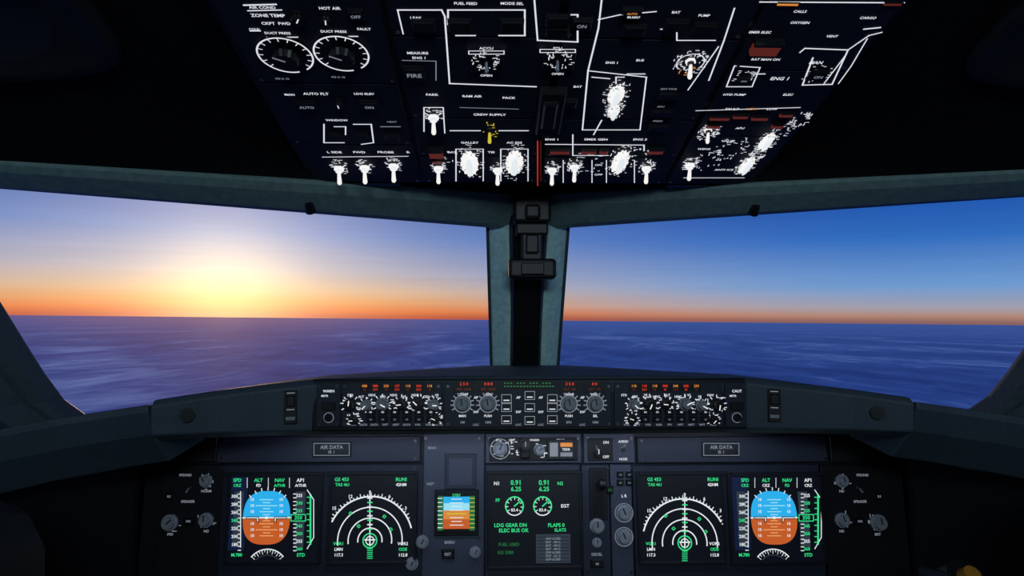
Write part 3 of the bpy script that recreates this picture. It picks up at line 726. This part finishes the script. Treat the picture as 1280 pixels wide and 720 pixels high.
# outboard side fairings of the panel
for s in (1, -1):
    tn += 1; mb = MB(); rings = []
    for z, b_ in ((0.35, 0), (0.75, 0.0), (0.95, 0.01), (1.05, 0.03), (1.09, 0.06)):
        r = [(-0.805, 1.355, z), (-0.82, 1.33 + b_ * .3, z), (-0.86, 1.24, z), (-0.90, 1.12, z), (-0.93, 1.0, z), (-0.96, 1.0, z), (-0.95, 1.2, z), (-0.82, 1.40, z)]
        rings.append([mir(p, s) for p in r])
    mb.loft(rings, "wall_dark", smooth=False); mb.make("trim_%d" % tn, bevel=0.01)

# side consoles
for s in (1, -1):
    p = empty("side_console", (-0.85 * s, 0.5, 0.5)); mb = MB(); rings = []
    for y, zt in ((0.93, 1.05), (0.86, 1.078), (0.60, 1.065), (0.35, 0.80), (-0.6, 0.70)):
        r = [(-0.700, y, 0.001), (-0.700, y, zt - 0.07), (-0.712, y - 0.02, zt - 0.015), (-0.75, y - 0.02, zt), (-0.85, y, zt + 0.005), (-0.85, y, 0.001)]
        rings.append([mir(q, s) for q in r])
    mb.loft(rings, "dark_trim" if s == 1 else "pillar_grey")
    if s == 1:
        mb.add([(-0.716, 0.845, 1.066), (-0.752, 0.845, 1.0805), (-0.848, 0.862, 1.086), (-0.848, 0.60, 1.073), (-0.752, 0.59, 1.0675), (-0.716, 0.59, 1.053)], [(0, 1, 4, 5), (1, 2, 3, 4)], "ledge_window_light")  # pale colour on the console top paints in light from the side window
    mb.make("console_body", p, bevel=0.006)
# oxygen mask with yellow grip beside the first officer's console
p = empty("oxygen_mask", (0.57, 0.88, 0.94))
B = Board((0.578, 0.88, 0.945), (1, 0, 0), (0, 0.7, 0.7))
B.cyl(0.0, 0.0, 0.032, -0.045, -0.004, "knob_black", 24, r1=0.026); B.cyl(0, 0, 0.014, -0.004, 0.010, "yellow", 20, r1=0.011); B.cone((0.02, -0.01, -0.02), (0.09, -0.04, -0.05), 0.012, 0.012, "knob_black"); B.cone((-0.02, 0.0, -0.01), (-0.045, 0.02, -0.03), 0.010, 0.008, "bezel")
B.mb.make("mask_body", p)
mb = MB(); bx(mb, 0.50, 0.695, 0.6, 0.96, 0.80, 0.90, "dark_trim"); mb.make("mask_stowage_box", p, bevel=0.01)

# ================================================================== OVERHEAD PANEL
OT = math.atan(0.26)
B = Board((0, 1.17, 1.549), (1, 0, 0), (0, -math.cos(OT), math.sin(OT))); B.ts = 0.72; B.lw = 1.1
W_, E_ = "lit_white", "lit_bright"
B.box(-0.412, -0.012, 0.412, 0.95, -0.024, -0.006, "black", 0.002)
cols = [(-0.402, -0.208), (-0.202, 0.002), (0.010, 0.236), (0.242, 0.402)]
rows = {0: [0.0, 0.135, 0.30, 0.47, 0.62, 0.92], 1: [0.0, 0.10, 0.215, 0.40, 0.60, 0.92], 2: [0.0, 0.10, 0.215, 0.40, 0.60, 0.92], 3: [0.0, 0.17, 0.34, 0.50, 0.92]}
for i, (a, b_) in enumerate(cols):
    for v0, v1 in zip(rows[i][:-1], rows[i][1:]): B.box(a + .001, v0 + .0012, b_ - .001, v1 - .0012, -0.007, 0.0, "panel_over", 0.001)
    for v in rows[i][:-1]:
        for uu in (a + 0.008, b_ - 0.008):
            B.cyl(uu, v + 0.008, 0.003, 0, 0.0012, "metal", 10)
for gx, gy in ((357, 67), (427, 65)):
    u, v, k = B.at(gx, gy); R = 35 * k
    B.cyl(u, v, R * 0.97, 0, 0.003, "black", 40); B.arc(u, v, R * 0.95, 2.2 * k, 0.0035, W_, -55, 285, 50)
    for i in range(13):
        a = rad(-40 + i * 260 / 12); B.seg(u + R * .78 * math.cos(a), v + R * .78 * math.sin(a), u + R * .9 * math.cos(a), v + R * .9 * math.sin(a), 1.2 * k, 0.0035, W_)
    B.cyl(u, v - R * 0.1, R * 0.5, 0.003, 0.012, "knob_black", 28, r1=R * 0.42, flute=0.05); B.seg(u, v, u - R * .35, v + R * .2, 2 * k, 0.0125, "lit_soft")
    B.txt(gx - 10, gy - 26, random.choice(["DUCT PRESS", "CABIN ALT"]), 6, W_)
    B.txt(gx - 4, gy + 31, "PSI X 10", 5, "lit_soft", 0.0008)
B.ln([(313, 38), (325, 38)], 2, W_); B.ln([(405, 45), (447, 45)], 1.6, W_); B.ln([(334, 46), (372, 46)], 1.6, W_); B.ln([(305, 6), (345, 5)], 2.2, W_); B.ln([(310, 13), (352, 12)], 1.6, W_)
for (x, y, t, h) in ((328, 9, "AIR COND", 7), (335, 19, "ZONE TEMP", 8), (345, 29, "CKPT  FWD", 7), (412, 10, "HOT AIR", 7), (318, 36, "COLD", 5), (395, 117, "AUTO FLT", 7), (362, 118, "MAN", 6), (455, 117, "LDG ELEV", 6), (455, 36, "FAULT", 6)):
    B.txt(x, y, t, h)
B.knob(372, 20, 10, "knob_black", 60, 1.0); B.knob(408, 22, 10, "knob_black", 80, 1.0); B.korry(445, 16, 20, 18, "black", "OFF", "lit_soft")
B.korry(384, 130, 24, 18, "black", "AUTO", "lit_soft"); B.korry(462, 130, 24, 18, "black", "ON", "lit_soft"); B.knob(424, 128, 8, "knob_black", 90, 1.0)
B.ln([(405, 155), (405, 178), (430, 178)], 1.6, W_); B.ln([(418, 158), (432, 158), (432, 168)], 1.5, W_); B.ln([(442, 155), (464, 155), (467, 178), (452, 180)], 1.6, W_); B.ln([(476, 158), (500, 158)], 1.5, "lit_soft")
B.txt(421, 150, "WINDOW", 6); B.txt(490, 152, "HEAT", 5, "lit_soft"); B.korry(420, 169, 14, 14, "black"); B.korry(453, 168, 14, 14, "black"); B.korry(490, 170, 18, 14, "black")
for x, t in ((418, "L SIDE"), (449, "FWD"), (482, "PROBE"), (510, "R")): B.txt(x, 190, t, 7)
B.ln([(403, 196), (510, 195)], 1.2, W_)
for x, y in ((424, 210), (456, 209), (492, 207)): B.toggle(x, y, 8.5, E_, -1, "lit_bright", 34)
B.ln([(497, 12), (552, 12), (556, 20), (562, 104), (670, 108)], 2.0, W_); B.ln([(497, 12), (504, 42)], 1.6, W_); B.ln([(560, 30), (560, 12), (600, 12)], 2.0, W_); B.ln([(570, 44), (594, 44)], 1.8, W_)
B.ln([(601, 12), (656, 12), (656, 44), (624, 44)], 2.0, W_); B.ln([(668, 0), (672, 50), (722, 52), (722, 18), (700, 18)], 2.0, W_); B.ln([(503, 75), (545, 76), (545, 100)], 1.2, "lit_soft")
for x, y in ((575, 30), (640, 30), (697, 38), (530, 30)): B.korry(x, y, 30, 22, "black", None)
B.korry(697, 24, 30, 20, "black"); B.korry(518, 90, 26, 26, "black", "FIRE", "lit_soft")
for x, y, t in ((520, 22, "LEAK"), (522, 66, "MEASURE"), (524, 72, "ENG 1"), (608, 60, "ACCU"), (697, 60, "PTU"), (582, 4, "FUEL FEED"), (640, 4, "MODE SEL"), (612, 143, "CREW SUPPLY"), (540, 118, "PARK"), (590, 120, "RAM AIR"), (636, 122, "PACK"), (525, 30, "A/ICE")): B.txt(x, y, t, 6.5)
for x, y in ((608, 74), (697, 72)):
    B.rect(x - 20, y - 12, x + 20, y + 14, 0, 0.004, "black", 0.001); B.toggle(x, y, 7, "knob_grey", -1, "metal"); B.flecks(x, y, 18, 14, 44, 1.1, h=0.0046)
    B.txt(x, y + 20, "OPEN", 6); B.frame(x - 22, y - 14, x + 22, y - 10, 1.2, W_, 0.0045)
B.ln([(563, 163), (600, 163)], 1.8, W_); B.ln([(624, 163), (660, 163)], 1.8, W_); B.ln([(575, 134), (648, 136)], 1.0, "lit_soft")
B.toggle(612, 162, 7, "lit_yellow", -1, "metal"); B.flecks(612, 163, 10, 10, 12, 1.2, "lit_yellow"); B.toggle(542, 146, 9, E_, -1, "lit_bright", 44)
B.ln([(530, 164), (530, 134), (554, 134), (556, 166)], 1.4, W_)
B.guard(545, 188, 17, 18); B.guard(547, 200, 12, 8)
def blob(x, y, rx, ry, n=50):
    """back-lit rotary: slotted lit dial with bar grip, ringed by fine legends"""
    u, v, k = B.at(x, y); _, v2, _ = B.at(x, y - ry); R = rx * k; Rv = abs(v2 - v)
    pts = [(u + R * .95 * math.cos(t) * (1 - .14 * (i % 2)), v + Rv * .95 * math.sin(t) * (1 - .14 * (i % 2))) for i, t in enumerate([2 * math.pi * j / 28 for j in range(28)])]
    B.prism(pts, 0, 0.003, E_); B.prism([(u + (p - u) * .42, v + (q - v) * .75) for p, q in pts], 0.003, 0.010, "scr_white")
    for i in range(10):
        a = random.uniform(0, 6.28); q = random.uniform(.55, .9); uu = u + R * q * math.cos(a); vv = v + Rv * q * math.sin(a)
        B.seg(uu, vv, uu + 2.0 * k * math.cos(a), vv + 2.0 * k * math.sin(a), 0.9 * k, 0.0034, "black")
    B.flecks(x, y, rx * 1.55, ry * 1.45, n)
blob(587, 204, 12, 17); blob(643, 203, 12, 17); blob(775, 202, 11, 16); blob(770, 118, 11, 13, 70); blob(767, 138, 8, 9, 50)
B.ln([(570, 226), (570, 186), (604, 186), (604, 226)], 1.3, W_); B.ln([(626, 226), (626, 186), (660, 186), (660, 226)], 1.3, W_)
B.toggle(548, 210, 8, E_, -1, "lit_bright", 36); B.toggle(622, 212, 8, E_, -1, "lit_bright", 30)
for x, y, t in ((587, 178, "GALLEY"), (643, 178, "AC ESS"), (565, 190, "BAT"), (614, 190, "TIE"), (690, 174, "ENG 1"), (745, 174, "EMER GEN"), (800, 174, "ENG 2")): B.txt(x, y, t, 6.5)
B.rect(668, 108, 700, 162, 0, 0.012, "black", 0.003); B.rect(675, 118, 693, 150, 0.012, 0.018, "knob_black", 0.003)
B.ln([(672, 176), (672, 232)], 1.2, "lit_red"); B.ln([(676, 176), (676, 226)], 0.8, "lit_dred")
B.ln([(752, 0), (748, 35), (735, 88)], 2.0, W_); B.ln([(748, 24), (775, 18), (820, 14)], 1.6, W_); B.ln([(735, 88), (808, 96), (800, 162), (728, 162), (735, 88)], 1.6, W_); B.ln([(740, 96), (762, 98)], 1.6, W_); B.ln([(784, 92), (806, 92)], 1.6, W_)
B.ln([(770, 104), (770, 96), (780, 96)], 1.6, W_); B.ln([(752, 150), (742, 168)], 1.6, W_); B.ln([(826, 36), (846, 36), (846, 50), (894, 50)], 1.6, W_); B.ln([(918, 10), (905, 50), (886, 100)], 1.8, W_); B.ln([(898, 58), (860, 112)], 1.6, W_)
for x, y in ((792, 36), (880, 34), (845, 30)): B.korry(x, y, 30, 20, "black", None); B.txt(x, y - 15, wd(), 6)
B.korry(727, 28, 26, 20, "black", "ON", "lit_soft"); B.korry(712, 128, 18, 18, "black"); B.korry(790, 12, 26, 12, "black", "AUTO", "lit_amber")
for x, y in ((836, 118), (826, 140), (822, 158)): B.guard(x, y, 24, 10, "bezel"); B.txt(x, y - 7, wd(), 5, "lit_soft")
B.ln([(682, 180), (805, 181), (805, 188)], 1.6, W_); B.ln([(716, 168), (716, 194), (760, 194)], 1.4, W_)
for x, w_ in ((700, 24), (736, 18), (755, 10), (820, 18)): B.guard(x, 187, w_, 10)
for x, y in ((718, 208), (808, 210), (690, 212)): B.toggle(x, y, 8, E_, -1, "lit_bright", 38)
for x in (704, 740, 758, 793): B.ln([(x, 200), (x, 228)], 1.1, W_)
B.txt(748, 218, "OFF", 6); B.txt(748, 206, "ON", 6); B.flecks(735, 205, 30, 16, 40); B.flecks(795, 196, 20, 12, 26); B.flecks(570, 196, 28, 8, 20)
for x, y in ((765, 78), (800, 75), (722, 108)): B.txt(x, y, wd(), 6)
B.flecks(863, 78, 22, 16, 60, 1.2); B.flecks(858, 86, 10, 8, 12, 1.3, "lit_amber"); B.toggle(863, 76, 9, "lit_bright", -1, "lit_bright"); B.ring(863, 78, 17, 1.3, W_, -40, 220)
B.guard(957, 56, 34, 22); B.txt(957, 74, "RAT MAN ON", 6); B.txt(950, 40, "EMER ELEC", 6)
B.ln([(1000, 65), (1006, 60), (1060, 62), (1086, 44), (1102, 40)], 1.8, W_); B.ln([(1060, 62), (1040, 105), (1003, 106), (1016, 72)], 1.8, W_); B.ln([(1030, 104), (1056, 70)], 1.4, W_); B.ln([(1080, 36), (1100, 34)], 2.0, W_)
B.ln([(908, 108), (918, 82), (950, 84), (940, 108), (908, 108)], 1.5, W_); B.ln([(940, 92), (956, 92)], 1.6, W_); B.ln([(1084, 48), (1064, 82), (1048, 104)], 1.4, W_)
B.txt(975, 98, "ENG 1", 9); B.txt(1020, 78, "MAN", 8); B.korry(1022, 92, 24, 18, "black", "ON", "lit_soft"); B.korry(929, 97, 16, 12, "black", "ON", "lit_soft"); B.flecks(1020, 92, 18, 12, 20); B.flecks(928, 95, 16, 10, 20)
B.ln([(950, 2), (1130, 3)], 1.8, W_); B.guard(985, 4, 26, 5, "lit_amber"); B.guard(1116, 4, 22, 5, "lit_dred")
for x, y, t in ((918, 118, "HYD PUMP"), (985, 118, "ELEC"), (1085, 22, "CARGO"), (1000, 28, "OXYGEN"), (1040, 45, "VENT"), (1000, 14, "CALLS")): B.txt(x, y, t, 6)
for x, y, w_ in ((900, 146, 24), (926, 144, 18), (950, 146, 20), (983, 142, 16), (892, 156, 16), (972, 156, 14)): B.guard(x, y, w_, 8)
for x in (915, 940, 965): B.txt(x, 136, random.choice(["FAULT", "OFF", "LOW"]), 6, "lit_amber" if x == 940 else W_)
B.flecks(885, 165, 13, 11, 70, 1.3); B.toggle(885, 162, 7, E_, -1, "lit_bright")
blob(958, 176, 8, 11, 60); blob(933, 206, 8, 11, 60); B.flecks(948, 190, 12, 12, 40, 1.3)
B.toggle(862, 206, 8, E_, -1, "lit_bright", 46); B.flecks(1000, 150, 12, 10, 40, 1.2); B.flecks(912, 186, 22, 16, 46); B.flecks(975, 165, 14, 12, 34); B.flecks(885, 200, 20, 14, 30)
for x, y in ((880, 186), (910, 176), (905, 212), (925, 160)): B.txt(x, y, wd(), 6)
B.ln([(855, 222), (930, 222)], 1.2, W_); B.ln([(870, 138), (1000, 134)], 1.2, W_)
B.box(-0.36, -0.024, -0.25, -0.012, -0.024, -0.004, "knob_black"); B.box(0.25, -0.024, 0.36, -0.012, -0.024, -0.004, "knob_black")
for r in range(5):
    for c in range(9):
        uu = -0.36 + c * 0.088; vv = 0.56 + r * 0.075
        B.box(uu - .012, vv - .010, uu + .012, vv + .010, 0, 0.005, "black", 0.001); B.seg(uu - .008, vv, uu + .008, vv, 0.002, 0.0055, "lit_soft"); B.seg(uu - .014, vv + .018, uu + .014, vv + .018, 0.0018, 0.0008, "lit_soft")
B.mb.make("overhead_panel")

for x in (-0.42, 0.42):
    Bk = Board((x, 1.190, 1.514), (1, 0, 0), (0, 0.6, 0.6)); Bk.cyl(0, 0, 0.010, -0.02, 0.004, "knob_black", 20, r1=0.008); Bk.cyl(0, 0, 0.005, 0.004, 0.007, "black", 14); Bk.mb.make("map_light")

# ================================================================== COCKPIT LAMPS
def area(name, loc, tgt, sx, sy, e, col):
    l = bpy.data.lights.new(name, 'AREA'); l.shape = 'RECTANGLE'; l.size = sx; l.size_y = sy; l.energy = e; l.color = col
    o = bpy.data.objects.new(name, l); sc.collection.objects.link(o); o.location = loc
    o.rotation_euler = (Vector(tgt) - Vector(loc)).to_track_quat('-Z', 'Y').to_euler()
area("cabin_fill_light", (0, -0.7, 1.70), (0, 1.4, 1.25), 0.5, 0.2, 7.0, (0.70, 0.90, 1.0))  # unseen fill added behind the camera to brighten frames and post
area("glareshield_flood_light", (0, 1.235, 1.074), (0, 1.34, 0.85), 1.0, 0.02, 0.5, (0.72, 0.80, 1.0))
